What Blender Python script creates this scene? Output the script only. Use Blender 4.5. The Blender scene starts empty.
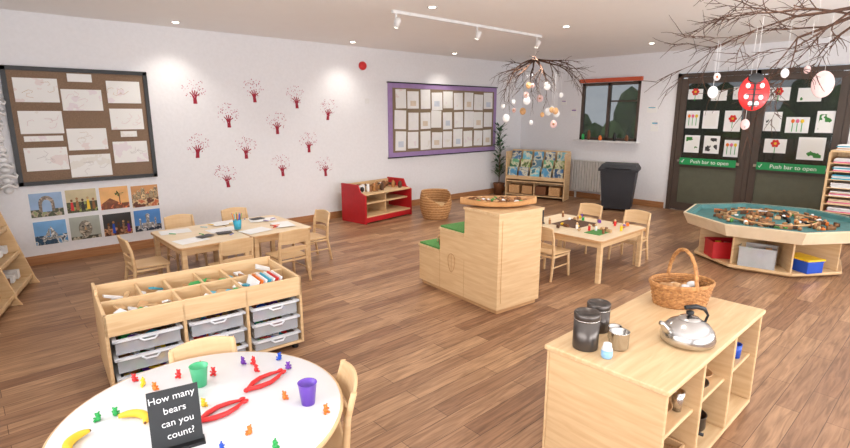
import bpy, bmesh, math, random
from mathutils import Vector, Matrix, Euler
random.seed(7)
SC=bpy.context.scene
try:
    SC.view_settings.view_transform='Standard'
except Exception: pass
def srgb(c):
    return tuple(((v/255)/12.92 if v/255<=0.04045 else (((v/255)+0.055)/1.055)**2.4) for v in c)+(1,)
MC={}
def mat(name,rgb,rough=.5,metal=0,var=.06,scale=12,emis=0,alpha=1,bump=0):
    if name in MC: return MC[name]
    m=bpy.data.materials.new(name);m.use_nodes=True;nt=m.node_tree;b=nt.nodes['Principled BSDF']
    c=srgb(rgb)
    tc=nt.nodes.new('ShaderNodeTexCoord');n=nt.nodes.new('ShaderNodeTexNoise');n.inputs['Scale'].default_value=scale;n.inputs['Detail'].default_value=3
    r=nt.nodes.new('ShaderNodeValToRGB')
    r.color_ramp.elements[0].position=.3;r.color_ramp.elements[1].position=.7
    r.color_ramp.elements[0].color=tuple(max(0,v*(1-var)) for v in c[:3])+(1,)
    r.color_ramp.elements[1].color=tuple(min(1,v*(1+var)) for v in c[:3])+(1,)
    nt.links.new(tc.outputs['Object'],n.inputs['Vector']);nt.links.new(n.outputs['Fac'],r.inputs['Fac']);nt.links.new(r.outputs['Color'],b.inputs['Base Color'])
    b.inputs['Roughness'].default_value=rough;b.inputs['Metallic'].default_value=metal
    if alpha<1: b.inputs['Alpha'].default_value=alpha
    if bump:
        bp=nt.nodes.new('ShaderNodeBump');bp.inputs['Strength'].default_value=bump;bp.inputs['Distance'].default_value=.01
        nt.links.new(n.outputs['Fac'],bp.inputs['Height']);nt.links.new(bp.outputs['Normal'],b.inputs['Normal'])
    if emis:
        b.inputs['Emission Color'].default_value=c;b.inputs['Emission Strength'].default_value=emis
    MC[name]=m;return m
def wood(name,a,b_,stretch=(2,2,22),rough=.45):
    if name in MC: return MC[name]
    m=bpy.data.materials.new(name);m.use_nodes=True;nt=m.node_tree;b=nt.nodes['Principled BSDF']
    tc=nt.nodes.new('ShaderNodeTexCoord');mp=nt.nodes.new('ShaderNodeMapping');mp.inputs['Scale'].default_value=stretch
    n=nt.nodes.new('ShaderNodeTexNoise');n.inputs['Scale'].default_value=1.6;n.inputs['Detail'].default_value=6;n.inputs['Distortion'].default_value=.6
    r=nt.nodes.new('ShaderNodeValToRGB');r.color_ramp.elements[0].position=.3;r.color_ramp.elements[1].position=.7
    r.color_ramp.elements[0].color=srgb(a);r.color_ramp.elements[1].color=srgb(b_)
    nt.links.new(tc.outputs['Object'],mp.inputs['Vector']);nt.links.new(mp.outputs[0],n.inputs['Vector']);nt.links.new(n.outputs['Fac'],r.inputs['Fac']);nt.links.new(r.outputs['Color'],b.inputs['Base Color'])
    b.inputs['Roughness'].default_value=rough
    MC[name]=m;return m
def floor_mat():
    m=bpy.data.materials.new('floor_planks');m.use_nodes=True;nt=m.node_tree;b=nt.nodes['Principled BSDF'];L=nt.links.new
    tc=nt.nodes.new('ShaderNodeTexCoord')
    br=nt.nodes.new('ShaderNodeTexBrick');br.offset=.37;br.inputs['Scale'].default_value=1
    br.inputs['Brick Width'].default_value=.95;br.inputs['Row Height'].default_value=.125;br.inputs['Mortar Size'].default_value=.0018
    br.inputs['Color1'].default_value=srgb((144,104,76));br.inputs['Color2'].default_value=srgb((190,150,114));br.inputs['Mortar'].default_value=srgb((96,68,50));br.inputs['Bias'].default_value=0
    L(tc.outputs['Object'],br.inputs['Vector'])
    mp=nt.nodes.new('ShaderNodeMapping');mp.inputs['Scale'].default_value=(1.3,16,1)
    n=nt.nodes.new('ShaderNodeTexNoise');n.inputs['Scale'].default_value=2.2;n.inputs['Detail'].default_value=7;n.inputs['Distortion'].default_value=1.2
    L(tc.outputs['Object'],mp.inputs['Vector']);L(mp.outputs[0],n.inputs['Vector'])
    r=nt.nodes.new('ShaderNodeValToRGB');r.color_ramp.elements[0].position=.33;r.color_ramp.elements[0].color=(.50,.45,.40,1);r.color_ramp.elements[1].position=.66;r.color_ramp.elements[1].color=(1.06,1.06,1.06,1)
    L(n.outputs['Fac'],r.inputs['Fac'])
    mx=nt.nodes.new('ShaderNodeMix');mx.data_type='RGBA';mx.blend_type='MULTIPLY';mx.inputs[0].default_value=.88
    L(br.outputs['Color'],mx.inputs[6]);L(r.outputs['Color'],mx.inputs[7]);L(mx.outputs[2],b.inputs['Base Color'])
    b.inputs['Roughness'].default_value=.42
    return m
def speckle(name,cols,scale=9,rough=.6,seed=0):
    if name in MC: return MC[name]
    m=bpy.data.materials.new(name);m.use_nodes=True;nt=m.node_tree;b=nt.nodes['Principled BSDF']
    tc=nt.nodes.new('ShaderNodeTexCoord');mp=nt.nodes.new('ShaderNodeMapping');mp.inputs['Location'].default_value=(seed*3.1,seed*1.7,seed)
    n=nt.nodes.new('ShaderNodeTexNoise');n.inputs['Scale'].default_value=scale;n.inputs['Detail'].default_value=3
    r=nt.nodes.new('ShaderNodeValToRGB');r.color_ramp.interpolation='CONSTANT' if len(cols)<4 else 'LINEAR'
    e=r.color_ramp.elements
    k=len(cols)
    pos=[.0]+[.38+.24*i/(k-1) for i in range(1,k)]
    e[0].position=0;e[0].color=srgb(cols[0]);e[1].position=pos[1];e[1].color=srgb(cols[1])
    for i in range(2,k):
        x=e.new(pos[i]);x.color=srgb(cols[i])
    nt.links.new(tc.outputs['Object'],mp.inputs['Vector']);nt.links.new(mp.outputs[0],n.inputs['Vector']);nt.links.new(n.outputs['Fac'],r.inputs['Fac']);nt.links.new(r.outputs['Color'],b.inputs['Base Color'])
    b.inputs['Roughness'].default_value=rough
    MC[name]=m;return m

class B:
    def __init__(s,name,loc=(0,0,0),rz=0,bevel=0):
        s.name=name;s.loc=loc;s.rz=rz;s.bevel=bevel;s.v=[];s.f=[];s.mi=[];s.sm=[];s.mats=[]
    def m(s,mt):
        if mt not in s.mats: s.mats.append(mt)
        return s.mats.index(mt)
    def add(s,vs,fs,mt,smooth=False,M=None):
        o=len(s.v);i=s.m(mt)
        s.v+= [tuple(M@Vector(v)) if M else tuple(v) for v in vs]
        for f in fs: s.f.append(tuple(o+a for a in f));s.mi.append(i);s.sm.append(smooth)
    def box(s,c,d,mt,M=None,r=None):
        x,y,z=[a/2 for a in d]
        vs=[Vector((sx*x,sy*y,sz*z)) for sx in(-1,1) for sy in(-1,1) for sz in(-1,1)]
        T=Matrix.Translation(c)
        if r: T=T@Euler([math.radians(a) for a in r]).to_matrix().to_4x4()
        if M: T=M@T
        s.add(vs,[(0,1,3,2),(4,6,7,5),(0,4,5,1),(2,3,7,6),(0,2,6,4),(1,5,7,3)],mt,False,T)
    def bx(s,x0,x1,y0,y1,z0,z1,mt): s.box(((x0+x1)/2,(y0+y1)/2,(z0+z1)/2),(x1-x0,y1-y0,z1-z0),mt)
    def lathe(s,prof,mt,c=(0,0,0),n=24,sx=1,sy=1,M=None,smooth=True,cap=True):
        vs=[];fs=[]
        for r,z in prof:
            for k in range(n):
                a=2*math.pi*k/n;vs.append((r*math.cos(a)*sx,r*math.sin(a)*sy,z))
        for j in range(len(prof)-1):
            for k in range(n):
                k2=(k+1)%n;fs.append((j*n+k,j*n+k2,(j+1)*n+k2,(j+1)*n+k))
        if cap:
            fs.append(tuple(range(n-1,-1,-1)));fs.append(tuple((len(prof)-1)*n+k for k in range(n)))
        T=Matrix.Translation(c)
        if M: T=T@M
        s.add(vs,fs,mt,smooth,T)
    def cyl(s,c,r,h,mt,n=20,M=None,r2=None):
        s.lathe([(r,0),(r2 if r2 is not None else r,h)],mt,c,n,M=M,smooth=False)
    def ell(s,c,r,mt,n=12,M=None):
        if not isinstance(r,(tuple,list)): r=(r,r,r)
        k=max(5,n//2);pr=[]
        for j in range(k+1):
            t=-math.pi/2+math.pi*j/k;pr.append((max(1e-4,math.cos(t)),math.sin(t)*r[2]))
        s.lathe(pr,mt,c,n,sx=r[0],sy=r[1],M=M,cap=False)
    def prism(s,pts,z0,z1,mt,M=None,smooth=False):
        n=len(pts);vs=[(x,y,z0) for x,y in pts]+[(x,y,z1) for x,y in pts]
        fs=[tuple(range(n-1,-1,-1)),tuple(range(n,2*n))]+[(k,(k+1)%n,n+(k+1)%n,n+k) for k in range(n)]
        s.add(vs,fs,mt,smooth,M)
    def tube(s,pts,r,mt,n=6,closed=False):
        pts=[Vector(p) for p in pts];N=len(pts)
        rs=r if isinstance(r,(list,tuple)) else [r]*N
        vs=[];fs=[];up=Vector((0,0,1));prev=None
        for i,p in enumerate(pts):
            if closed: t=pts[(i+1)%N]-pts[i-1]
            else: t=pts[min(i+1,N-1)]-pts[max(i-1,0)]
            if t.length<1e-9:t=Vector((0,0,1))
            t.normalize()
            if prev is None:
                a=t.cross(up)
                if a.length<.05:a=t.cross(Vector((1,0,0)))
            else:
                a=prev-t*prev.dot(t)
                if a.length<1e-4:a=t.cross(up)
            a.normalize();prev=a;b=t.cross(a)
            for k in range(n):
                q=2*math.pi*k/n;vs.append(p+(a*math.cos(q)+b*math.sin(q))*rs[i])
        for i in range(N if closed else N-1):
            j=(i+1)%N
            for k in range(n):
                k2=(k+1)%n;fs.append((i*n+k,i*n+k2,j*n+k2,j*n+k))
        if not closed: fs.append(tuple(range(n-1,-1,-1)));fs.append(tuple((N-1)*n+k for k in range(n)))
        s.add(vs,fs,mt,True)
    def text(s,body,size,mt,M,align='CENTER',ext=.0006):
        c=bpy.data.curves.new('t','FONT');c.body=body;c.size=size;c.align_x=align;c.align_y='CENTER';c.extrude=ext
        o=bpy.data.objects.new('t',c);SC.collection.objects.link(o)
        bpy.context.view_layer.update()
        me=bpy.data.meshes.new_from_object(o.evaluated_get(bpy.context.evaluated_depsgraph_get()))
        s.add([v.co.copy() for v in me.vertices],[tuple(p.vertices) for p in me.polygons],mt,False,M)
        bpy.data.objects.remove(o);bpy.data.meshes.remove(me)
    def done(s):
        me=bpy.data.meshes.new(s.name);me.from_pydata(s.v,[],s.f)
        for mt in s.mats: me.materials.append(mt)
        for p,i,sm in zip(me.polygons,s.mi,s.sm): p.material_index=i;p.use_smooth=sm
        me.update();o=bpy.data.objects.new(s.name,me);SC.collection.objects.link(o)
        o.location=s.loc;o.rotation_euler=(0,0,math.radians(s.rz))
        if s.bevel:
            b=o.modifiers.new('b','BEVEL');b.width=s.bevel;b.segments=2;b.limit_method='ANGLE';b.angle_limit=math.radians(50)
        return o
RX=lambda d:Matrix.Rotation(math.radians(d),4,'X')
RY=lambda d:Matrix.Rotation(math.radians(d),4,'Y')
RZ=lambda d:Matrix.Rotation(math.radians(d),4,'Z')
T=lambda *a:Matrix.Translation(a)
# ---------------- materials
birch=wood('birch_ply',(212,174,128),(227,195,150))
birchX=wood('birch_ply_x',(214,177,131),(229,199,155),(2,22,22))
birchE=wood('birch_edge',(186,140,94),(206,163,116),(3,3,60))
white=mat('white_paint',(230,230,230),.5)
paper=mat('white_paper',(240,240,240),.8,var=.03)
black=mat('black_plastic',(24,24,26),.4)
steel=mat('brushed_steel',(200,198,195),.22,1,.03)
darksteel=mat('dark_canister',(92,86,82),.3,.75)
wicker=wood('wicker',(150,98,52),(205,150,92),(30,30,30),.7)
wickL=wood('wicker_light',(190,140,90),(222,180,130),(30,30,30),.7)
twig=mat('twig_bark',(84,58,44),.9,var=.3,scale=30)
red=mat('red_paint',(190,30,38),.4)
green=mat('green_felt',(84,140,72),.9,var=.2,scale=60)
nat=[mat('natural_%d'%i,c,.8,var=.2,scale=30) for i,c in enumerate([(120,78,48),(165,118,78),(90,62,44),(196,160,116),(140,96,60)])]
C={'red':mat('p_red',(215,40,40),.35),'blue':mat('p_blue',(30,80,190),.35),'green':mat('p_green',(40,165,80),.35),'yellow':mat('p_yellow',(240,200,40),.35),'purple':mat('p_purple',(110,50,160),.35),'orange':mat('p_orange',(235,120,40),.35),'cyan':mat('p_cyan',(60,170,200),.35),'pink':mat('p_pink',(230,110,150),.35),'white':white,'black':black,'brown':mat('p_brown',(120,75,45),.6)}
CK=[C[k] for k in('red','blue','green','yellow','purple','orange','cyan')]
wallm=mat('wall_paint',(236,236,239),.75,var=.02,scale=25,bump=.15)
ceilm=mat('ceiling_paint',(250,249,248),.9,var=.01,scale=3)
basem=wood('skirting_wood',(160,108,68),(186,134,90),(2,2,20))
W1=7.25;W2=9.6;CH=2.8;XL=-.8;YN=-2.4
# ---------------- shell
def shell(name,parts,mt):
    b=B(name)
    for p in parts: b.bx(*p,mt)
    return b.done()
shell('floor',[(XL-.1,W2+.1,YN-.1,W1+.1,-.1,0)],floor_mat())
shell('ceiling',[(XL-.1,W2+.1,YN-.1,W1+.1,CH,CH+.1)],ceilm)
shell('wall_north',[(XL-.1,W2+.1,W1,W1+.1,0,CH)],wallm)
shell('wall_east',[(W2,W2+.1,YN,1.38,0,CH),(W2,W2+.1,1.38,3.86,2.42,CH),(W2,W2+.1,3.86,4.52,0,CH),(W2,W2+.1,4.52,5.74,0,1.2),(W2,W2+.1,4.52,5.74,2.32,CH),(W2,W2+.1,5.74,W1,0,CH)],wallm)
shell('wall_west',[(XL-.1,XL,YN,W1,0,CH)],wallm)
shell('wall_south',[(XL,W2,YN-.1,YN,0,CH)],wallm)
shell('baseboard_north',[(XL,W2-.02,W1-.018,W1,0,.11)],basem)
shell('baseboard_east',[(W2-.018,W2,3.90,W1-.02,0,.11)],basem)
# outdoors
shell('patio_ground',[(W2+.1,22,-8,16,-.15,-.06)],mat('paving',(150,146,138),.9,var=.15,scale=3))
b=B('garden_hedge',(15.5,4,-.06))
hd=[mat('hedge_%d'%i,c,.9,var=.5,scale=6) for i,c in enumerate([(62,88,44),(88,116,58),(48,70,38)])]
for i in range(60):
    b.ell((random.uniform(-.4,.4),-8+i*.3,random.uniform(.5,1.6)),(.5,.5,random.uniform(.6,1.3)),hd[i%3],10)
b.done()
b=B('garden_fence',(13.2,2,-.06))
fw=wood('fence_wood',(120,96,74),(150,124,98),(3,3,3),.9)
for i in range(60): b.bx(0,.02,-6+i*.17,-6+i*.17+.14,0,1.25,fw)
for z in(.3,.95): b.bx(.02,.06,-6,4.2,z,z+.08,fw)
b.done()
# ---------------- wall display board 1
def scribblepaper(name,col,seed): return speckle(name,[(240,240,238),(240,240,238),col],7,.8,seed)
sp=[scribblepaper('drawing_a',(234,224,222),1),scribblepaper('drawing_b',(232,230,224),2),scribblepaper('drawing_c',(234,226,230),3)]
b=B('display_board',(1.19,W1-.001,1.575))
cork=mat('hessian',(136,112,92),.95,var=.18,scale=90)
b.box((0,-.012,0),(1.40,.024,1.26),cork)
for x in(-.69,.69): b.box((x,-.02,0),(.045,.04,1.3),black)
for z in(-.63,.63): b.box((0,-.02,z),(1.42,.04,.045),black)
for i,(x,z,w,h) in enumerate([(-.42,.40,.40,.26),(-.42,.05,.40,.25),(-.42,-.13,.36,.06),(-.42,-.36,.40,.26),(.0,.55,.24,.09),(.0,.30,.40,.24),(.0,-.15,.40,.25),(.0,-.46,.42,.26),(.44,.40,.36,.26),(.44,.08,.36,.25),(.44,-.10,.18,.07),(.44,-.32,.38,.26)]):
    b.box((x,-.028,z),(w,.003,h),sp[i%3])
    if h>.1:
        cc=[nat[3],mat('crayon_pink',(222,190,196),.8),mat('crayon_tan',(205,185,165),.8),mat('crayon_grey',(190,186,186),.8)][i%4]
        for q in range(4):
            a=random.uniform(0,6.28);x0,z0=x+random.uniform(-.11,.11),z+random.uniform(-.06,.06)
            b.tube([(x0+.03*t_*math.cos(a+t_*.9),-.030,z0+.02*t_*math.sin(a+t_)) for t_ in range(4)],.0016,cc,4)
b.done()
def photo(k,x,z):
    b=B('wall_photograph',(x,W1-.001,z));w,h=.325,.29
    b.box((0,-.003,0),(w,.004,h),paper)
    W_,H_=w-.014,h-.014
    def R(x0,x1,z0,z1,mt,yy): b.box(((x0+x1)/2,-yy,(z0+z1)/2),(x1-x0,.001,z1-z0),mt)
    def P(pts,mt,yy): b.add([(p[0],-yy,p[1]) for p in pts],[tuple(range(len(pts)))],mt)
    def E(cx,cz,rx,rz,mt,yy): b.ell((cx,-yy,cz),(rx,.001,rz),mt,14)
    cs=[((150,180,215),(110,120,80),(190,170,150)),((205,190,150),(120,130,70),(60,50,40)),((238,180,110),(190,110,60),(130,60,40)),((210,150,90),(150,80,50),(230,200,150)),((120,175,225),(60,110,150),(235,235,230)),((170,175,165),(110,110,90),(205,195,175)),((60,60,60),(120,60,40),(210,160,120)),((90,150,220),(60,80,110),(240,240,240))][k]
    sk=mat('ph_sky%d'%k,cs[0],.3,var=.15,scale=5);gr=speckle('ph_gnd%d'%k,[cs[1],tuple(v*.6 for v in cs[1]),cs[2],tuple(min(255,v*1.3) for v in cs[1])],16,.3,k);sb=speckle('ph_sub%d'%k,[cs[2],tuple(v*.7 for v in cs[2]),tuple(v*.45 for v in cs[2]),cs[2]],30,.3,k+9)
    R(-W_/2,W_/2,-H_/2,H_/2,sk,.0056);R(-W_/2,W_/2,-H_/2,[-.05,-.01,-.07,-.02,-.03,-.1,-.04,-.06][k],gr,.0062)
    if k==0:
        E(0,.02,.075,.085,sb,.0068);R(-.075,.075,-.08,.02,sb,.0068);E(0,.0,.045,.06,sk,.0078);R(-.045,.045,-.08,0,sk,.0078)
    elif k==2:
        P([(-.15,-.07),(-.05,.0),(.06,-.07)],gr,.0068);R(.05,.06,-.09,.05,sb,.007)
        for q in range(6): a=q*1.05;P([(.055,.05),(.055+.05*math.cos(a),.05+.035*math.sin(a)+.01),(.055+.045*math.cos(a+.3),.05+.03*math.sin(a+.3)-.01)],hd[q%3],.0072+q*.0002)
    elif k==7:
        R(-.02,.02,-.1,.05,sb,.007);E(0,.06,.026,.03,sb,.0074);R(-.1,-.08,-.1,.03,sb,.007);R(.08,.1,-.1,.03,sb,.007);R(-.07,.07,-.1,-.03,sb,.0072)
    elif k in(1,6):
        for q in range(5):
            xx=-.12+q*.055;P([(xx,-.11),(xx+.035,-.11),(xx+.028,-.01+.02*(q%2)),(xx+.006,-.01+.02*(q%2))],[sb,CK[q],nat[q]][(q+k)%3],.007);E(xx+.017,.01+.02*(q%2),.013,.016,nat[q%5],.0074)
    elif k==3:
        for q in range(6): R(-.145+q*.05,-.1+q*.05,-.03,.03+.03*((q*7)%3),sb,.007);P([(-.148+q*.05,.03+.03*((q*7)%3)),(-.1225+q*.05,.06+.03*((q*7)%3)),(-.097+q*.05,.03+.03*((q*7)%3))],gr,.0075)
    elif k==4:
        P([(-.1,-.05),(-.07,-.08),(.07,-.08),(.11,-.05)],sb,.007);P([(0,-.04),(0,.08),(.07,-.04)],sb,.007);P([(-.01,-.04),(-.01,.06),(-.06,-.04)],sb,.007)
    else:
        E(0,-.01,.07,.10,sb,.007);E(-.025,.02,.012,.008,black,.0078);E(.025,.02,.012,.008,black,.0078);R(-.03,.03,-.06,-.05,nat[2],.0085);P([(0,.02),(-.014,-.03),(.014,-.03)],nat[3],.0082)
    b.done()
for k in range(8): photo(k,.70+(k%4)*.345,(.69 if k<4 else .37)+random.uniform(-.01,.01))
# display board 2
b=B('display_board',(7.22,W1-.001,1.6))
lil=mat('lilac_border',(160,132,182),.6)
kh=mat('khaki_backing',(138,120,98),.95,var=.08,scale=60)
b.box((0,-.012,0),(2.94,.024,1.30),lil);b.box((0,-.016,0),(2.76,.024,1.14),kh)
for i in range(9):
    for j in range(3):
        w=random.uniform(.24,.28);h=random.uniform(.30,.35)
        b.box((-1.20+i*.30+random.uniform(-.015,.015),-.031-.001*((i+j)%2),.365-j*.365+random.uniform(-.02,.02)),(w,.003,h),sp[(i+j)%3] if (i+j)%4==0 else paper,r=(0,random.uniform(-2,2),0))
        b.box((-1.20+i*.30,-.034,.365-j*.365-.06),(w*.5,.001,h*.3),[sp[0],sp[1],sp[2],mat('pale_tan',(222,208,190),.8),mat('pale_blue',(206,214,226),.8)][(i*3+j*2)%5])
for z in(-.66,.66): b.box((0,-.02,z),(2.98,.03,.02),black)
b.done()
# hand-print trees
trunk=mat('print_red',(160,34,56),.8,var=.2,scale=40);blos=mat('print_pink',(208,158,172),.8,var=.1,scale=30);blos2=mat('print_pink_dark',(176,90,104),.8)
for (x,z) in [(2.47,1.98),(2.90,1.66),(3.30,2.01),(3.63,1.55),(3.97,1.93),(4.53,1.75),(2.45,1.26),(3.12,1.21),(4.15,1.25),(2.81,.82),(3.67,.91),(4.43,.85)]:
    b=B('tree_print_artwork',(x,W1,z),0)
    tl=random.uniform(-.15,.15);
    def flat(pts,mt,y=0): b.add([(px+tl*pz,-y,pz) for px,pz in pts],[tuple(range(len(pts)))],mt)
    flat([(-.026,-.13),(.026,-.13),(.022,-.06),(.034,-.02),(-.034,-.02),(-.022,-.06)],trunk,.001)
    for a in(-50,-20,8,35,65):
        l=.075;ca,sa=math.sin(math.radians(a)),math.cos(math.radians(a));w=.007
        flat([(-w*sa+ca*.02,-.03+w*ca),(w*sa+ca*.02,-.03-w*ca),(ca*l+w*sa,-.03+sa*l-w*ca),(ca*l-w*sa,-.03+sa*l+w*ca)],trunk,.0015)
    for i in range(60):
        a=random.uniform(0,6.28);rr=.17*math.sqrt(random.random());rad=random.uniform(.004,.009)
        cx=rr*math.cos(a)*.95;cz=.07+rr*math.sin(a)*.8
        flat([(cx+rad*math.cos(q*1.047),cz+rad*math.sin(q*1.047)) for q in range(6)],blos if i%3 else blos2,.002+i*.00002)
    b.done()
b=B('fire_alarm_bell',(5.22,W1,2.50));b.lathe([(.07,0),(.07,.03),(.055,.055),(.02,.065)],C['red'],(0,0,0),20,M=RX(90));b.box((0,-.01,0),(.1,.02,.1),C['red']);b.done()
b=B('light_switch',(5.3,W1,1.93));b.box((0,-.006,0),(.08,.012,.08),white);b.box((0,-.014,0),(.02,.006,.03),white);b.done()
# ---------------- east wall: window
glassW=mat('window_glass',(70,78,76),.04,var=.1,scale=2.5,alpha=.45)
glassD=mat('door_glass',(40,42,40),.05,var=.2,scale=2.5,alpha=.62)
frameD=mat('dark_frame',(78,66,58),.45)
b=B('window_1',(W2+.03,5.13,1.76))
b.box((0,0,0),(.008,1.16,1.06),glassW)
for y in(-.583,.583,.02): b.box((-.0,y,0),(.06,.055,1.11),frameD)
for z in(-.53,.53): b.box((-.0,0,z),(.06,1.2,.055),frameD)
b.box((-.03,-.29,.20),(.03,.50,.03),frameD)
b.box((-.06,0,.60),(.08,1.28,.07),mat('blind_orange',(206,92,58),.6))
b.done()
b=B('windowsill_shelf',(W2-.07,5.13,1.185));b.box((0,0,0),(.14,1.34,.03),white);b.done()
b=B('windowsill_ornaments',(W2-.08,5.13,1.2005))
for y,h,c in((-.45,.12,'brown'),(-.2,.16,'black'),(.1,.1,'orange'),(.35,.2,'brown'),(.48,.12,'green')):
    b.lathe([(.02,0),(.035,h*.3),(.03,h*.7),(.015,h)],C[c],(0,y,0),10)
b.done()
for y,z,w,h in((5.9,1.75,.14,.16),(6.15,1.95,.12,.1),(4.28,1.8,.18,.12),(4.2,1.5,.14,.2)):
    b=B('wall_notice',(W2,y,z));b.box((-.003,0,0),(.006,w,h),sp[2]);b.box((-.007,0,h*.25),(.002,w*.7,h*.12),C['purple'] if y>5 else C['cyan']);b.done()
# doors
panel=mat('door_panel',(92,94,78),.5)
b=B('door_frame',(W2+.04,2.62,0))
DT=2.4
for y in(-1.2,0,1.2): b.box((-.03,y,DT/2),(.08,.07,DT),frameD)
b.box((-.03,0,DT-.03),(.08,2.46,.07),frameD)
b.done()
flow=[speckle('art_%d'%i,[(238,238,235),(238,238,235),c],6,.8,i) for i,c in enumerate([(200,60,50),(60,130,60),(230,180,40),(60,60,60),(190,90,150)])]
def door(name,yc,w,arts):
    b=B(name,(W2+.03,yc,0))
    for y in(-w/2+.05,w/2-.05): b.box((-.03,y,1.17),(.045,.10,2.3),frameD)
    for z,h in((2.28,.10),(.08,.14),(.86,.14)): b.box((-.03,0,z),(.045,w-.2,h),frameD)
    b.box((-.02,0,.46),(.02,w-.2,.68),panel);b.box((-.015,0,1.6),(.008,w-.2,1.36),glassD)
    b.box((-.075,0,.90),(.04,w-.12,.045),steel)
    b.box((-.10,0,.90),(.012,w-.22,.12),mat('sign_green',(30,150,85),.4))
    b.text('Push bar to open',.088,mat('sign_white',(245,250,245),.5),T(-.1075,-.04,.90)@RZ(-90)@RX(90))
    b.tube([(-.108,.42,.90),(-.108,.405,.875),(-.108,.375,.93)],.006,paper,5)
    for i,(y,z,ww,hh) in enumerate(arts):
        b.box((-.026,y,z),(.004,ww,hh),paper)
        q=i%5
        if q==0:
            for k in range(6):
                a=k*1.047;b.ell((-.03,y+.04*math.cos(a),z+.04+.04*math.sin(a)),(.002,.024,.024),C['red'],8)
            b.ell((-.032,y,z+.04),(.003,.02,.02),C['yellow'],8);b.box((-.03,y,z-.06),(.002,.01,.1),C['green'])
        elif q==1: b.box((-.0285,y,z),(.002,ww*.8,hh*.8),flow[i%5])
        elif q==2: b.box((-.0285,y,z),(.002,ww*.75,hh*.75),flow[3])
        elif q==3:
            for k in range(3): b.box((-.03,y-.06+.06*k,z-.03),(.002,.01,.14),C['green']);b.ell((-.031,y-.06+.06*k,z+.06),(.002,.025,.03),[C['yellow'],C['pink'],C['orange']][k],8)
        else: b.box((-.0285,y,z),(.002,ww*.7,hh*.7),flow[(i+2)%5])
    return b.done()
door('door_1',3.22,1.12,[(.33,2.05,.24,.17),(-.05,2.02,.24,.17),(-.36,2.05,.2,.2),(.33,1.62,.22,.3),(.04,1.62,.25,.3),(-.30,1.60,.25,.34),(.3,1.2,.25,.3),(-.02,1.2,.25,.3),(-.33,1.15,.22,.28)])
door('door_2',2.02,1.12,[(.30,2.02,.3,.2),(-.1,2.0,.3,.2),(.33,1.6,.24,.3),(0,1.55,.3,.24),(-.34,1.6,.22,.32),(.25,1.22,.3,.22),(-.22,1.2,.34,.34)])
# radiator
radm=mat('radiator_enamel',(222,222,220),.4);radd=mat('radiator_gap',(150,150,148),.6)
b=B('radiator',(W2-.035,5.42,.14))
b.box((-.04,0,.32),(.01,.78,.60),radd);b.box((.0,0,.32),(.02,.78,.60),radm)
for i in range(13): b.box((-.06,-.36+i*.06,.32),(.03,.046,.60),radm)
b.box((-.03,0,.635),(.09,.80,.02),radm)
for y in(-.3,.3): b.box((-.02,y,-.06),(.03,.03,.20),radm)
b.lathe([(.02,0),(.02,.08)],white,(-.03,-.44,.05),12)
b.done()
# ---------------- child chairs
def chair(x,y,face,name='childs_chair'):
    b=B(name,(x,y,0),face-90,bevel=.004)
    sh=.29
    pts=[]
    for (cx,cy,a0) in((.14,.13,0),(-.14,.13,90),(-.12,-.13,180),(.12,-.13,270)):
        for k in range(4):
            a=math.radians(a0+30*k);pts.append((cx+.03*math.cos(a),cy+.03*math.sin(a)))
    b.prism(pts,sh-.018,sh,birch)
    for sx in(-1,1):
        b.tube([(sx*.155,.14,0),(sx*.145,.13,sh-.018)],[.014,.017],birch,8)
        b.tube([(sx*.16,-.20,0),(sx*.15,-.155,sh-.02),(sx*.15,-.17,.45),(sx*.148,-.20,.56)],[.014,.018,.016,.013],birch,8)
        b.tube([(sx*.15,.13,.14),(sx*.155,-.17,.14)],.009,birch,6)
        b.tube([(sx*.145,.13,sh-.04),(sx*.15,-.155,sh-.04)],.014,birch,6)
    b.tube([(-.15,-.16,sh-.04),(.15,-.16,sh-.04)],.014,birch,6);b.tube([(-.145,.13,sh-.04),(.145,.13,sh-.04)],.014,birch,6)
    def rail(z0,z1,y0,y1,bow):
        n=8;vs=[];fs=[]
        for i in range(n+1):
            u=-1+2*i/n;xx=.155*u;d=-bow*(1-u*u);top=.018*(1-u*u)
            for (yy,zz) in((y0+d+.008,z0),(y0+d-.008,z0),(y1+d-.008,z1+top),(y1+d+.008,z1+top)): vs.append((xx,yy,zz))
        for i in range(n):
            for k in range(4):
                k2=(k+1)%4;fs.append((i*4+k,i*4+k2,i*4+4+k2,i*4+4+k))
        fs.append((0,1,2,3));fs.append((n*4+3,n*4+2,n*4+1,n*4));b.add(vs,fs,birch,False)
    rail(.43,.565,-.168,-.20,.03);rail(.345,.385,-.165,-.167,.025)
    return b.done()
tabtop=wood('table_laminate',(230,206,170),(240,221,190),(2,14,2),.35)
def table(name,x0,x1,y0,y1,z,inset=.05,rz=0):
    cx,cy=(x0+x1)/2,(y0+y1)/2;b=B(name,(cx,cy,0),rz,bevel=.004);w,d=x1-x0,y1-y0
    r=.05;pts=[]
    for sx,sy,a0 in((1,1,0),(-1,1,90),(-1,-1,180),(1,-1,270)):
        for k in range(4):
            a=math.radians(a0+30*k);pts.append((sx*(w/2-r)+r*math.cos(a),sy*(d/2-r)+r*math.sin(a)))
    b.prism(pts,z-.022,z-.003,birchE);b.prism([(p[0]*.985,p[1]*.985) for p in pts],z-.003,z,tabtop)
    for sx in(-1,1):
        for sy in(-1,1): b.box((sx*(w/2-inset),sy*(d/2-inset),(z-.022)/2),(.045,.045,z-.022),birch)
    for s_ in(-1,1):
        b.box((0,s_*(d/2-inset),z-.055),(w-2*inset,.02,.06),birch);b.box((s_*(w/2-inset),0,z-.055),(.02,d-2*inset,.06),birch)
    return b.done()
table('childs_table',1.40,2.10,4.88,5.85,.50)
table('childs_table',2.105,2.80,4.88,5.85,.50)
chair(1.26,5.42,0);chair(1.83,4.80,90);chair(2.42,4.80,90);chair(2.98,5.30,180);chair(1.8,5.98,-90);chair(2.45,5.98,-90)
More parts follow.
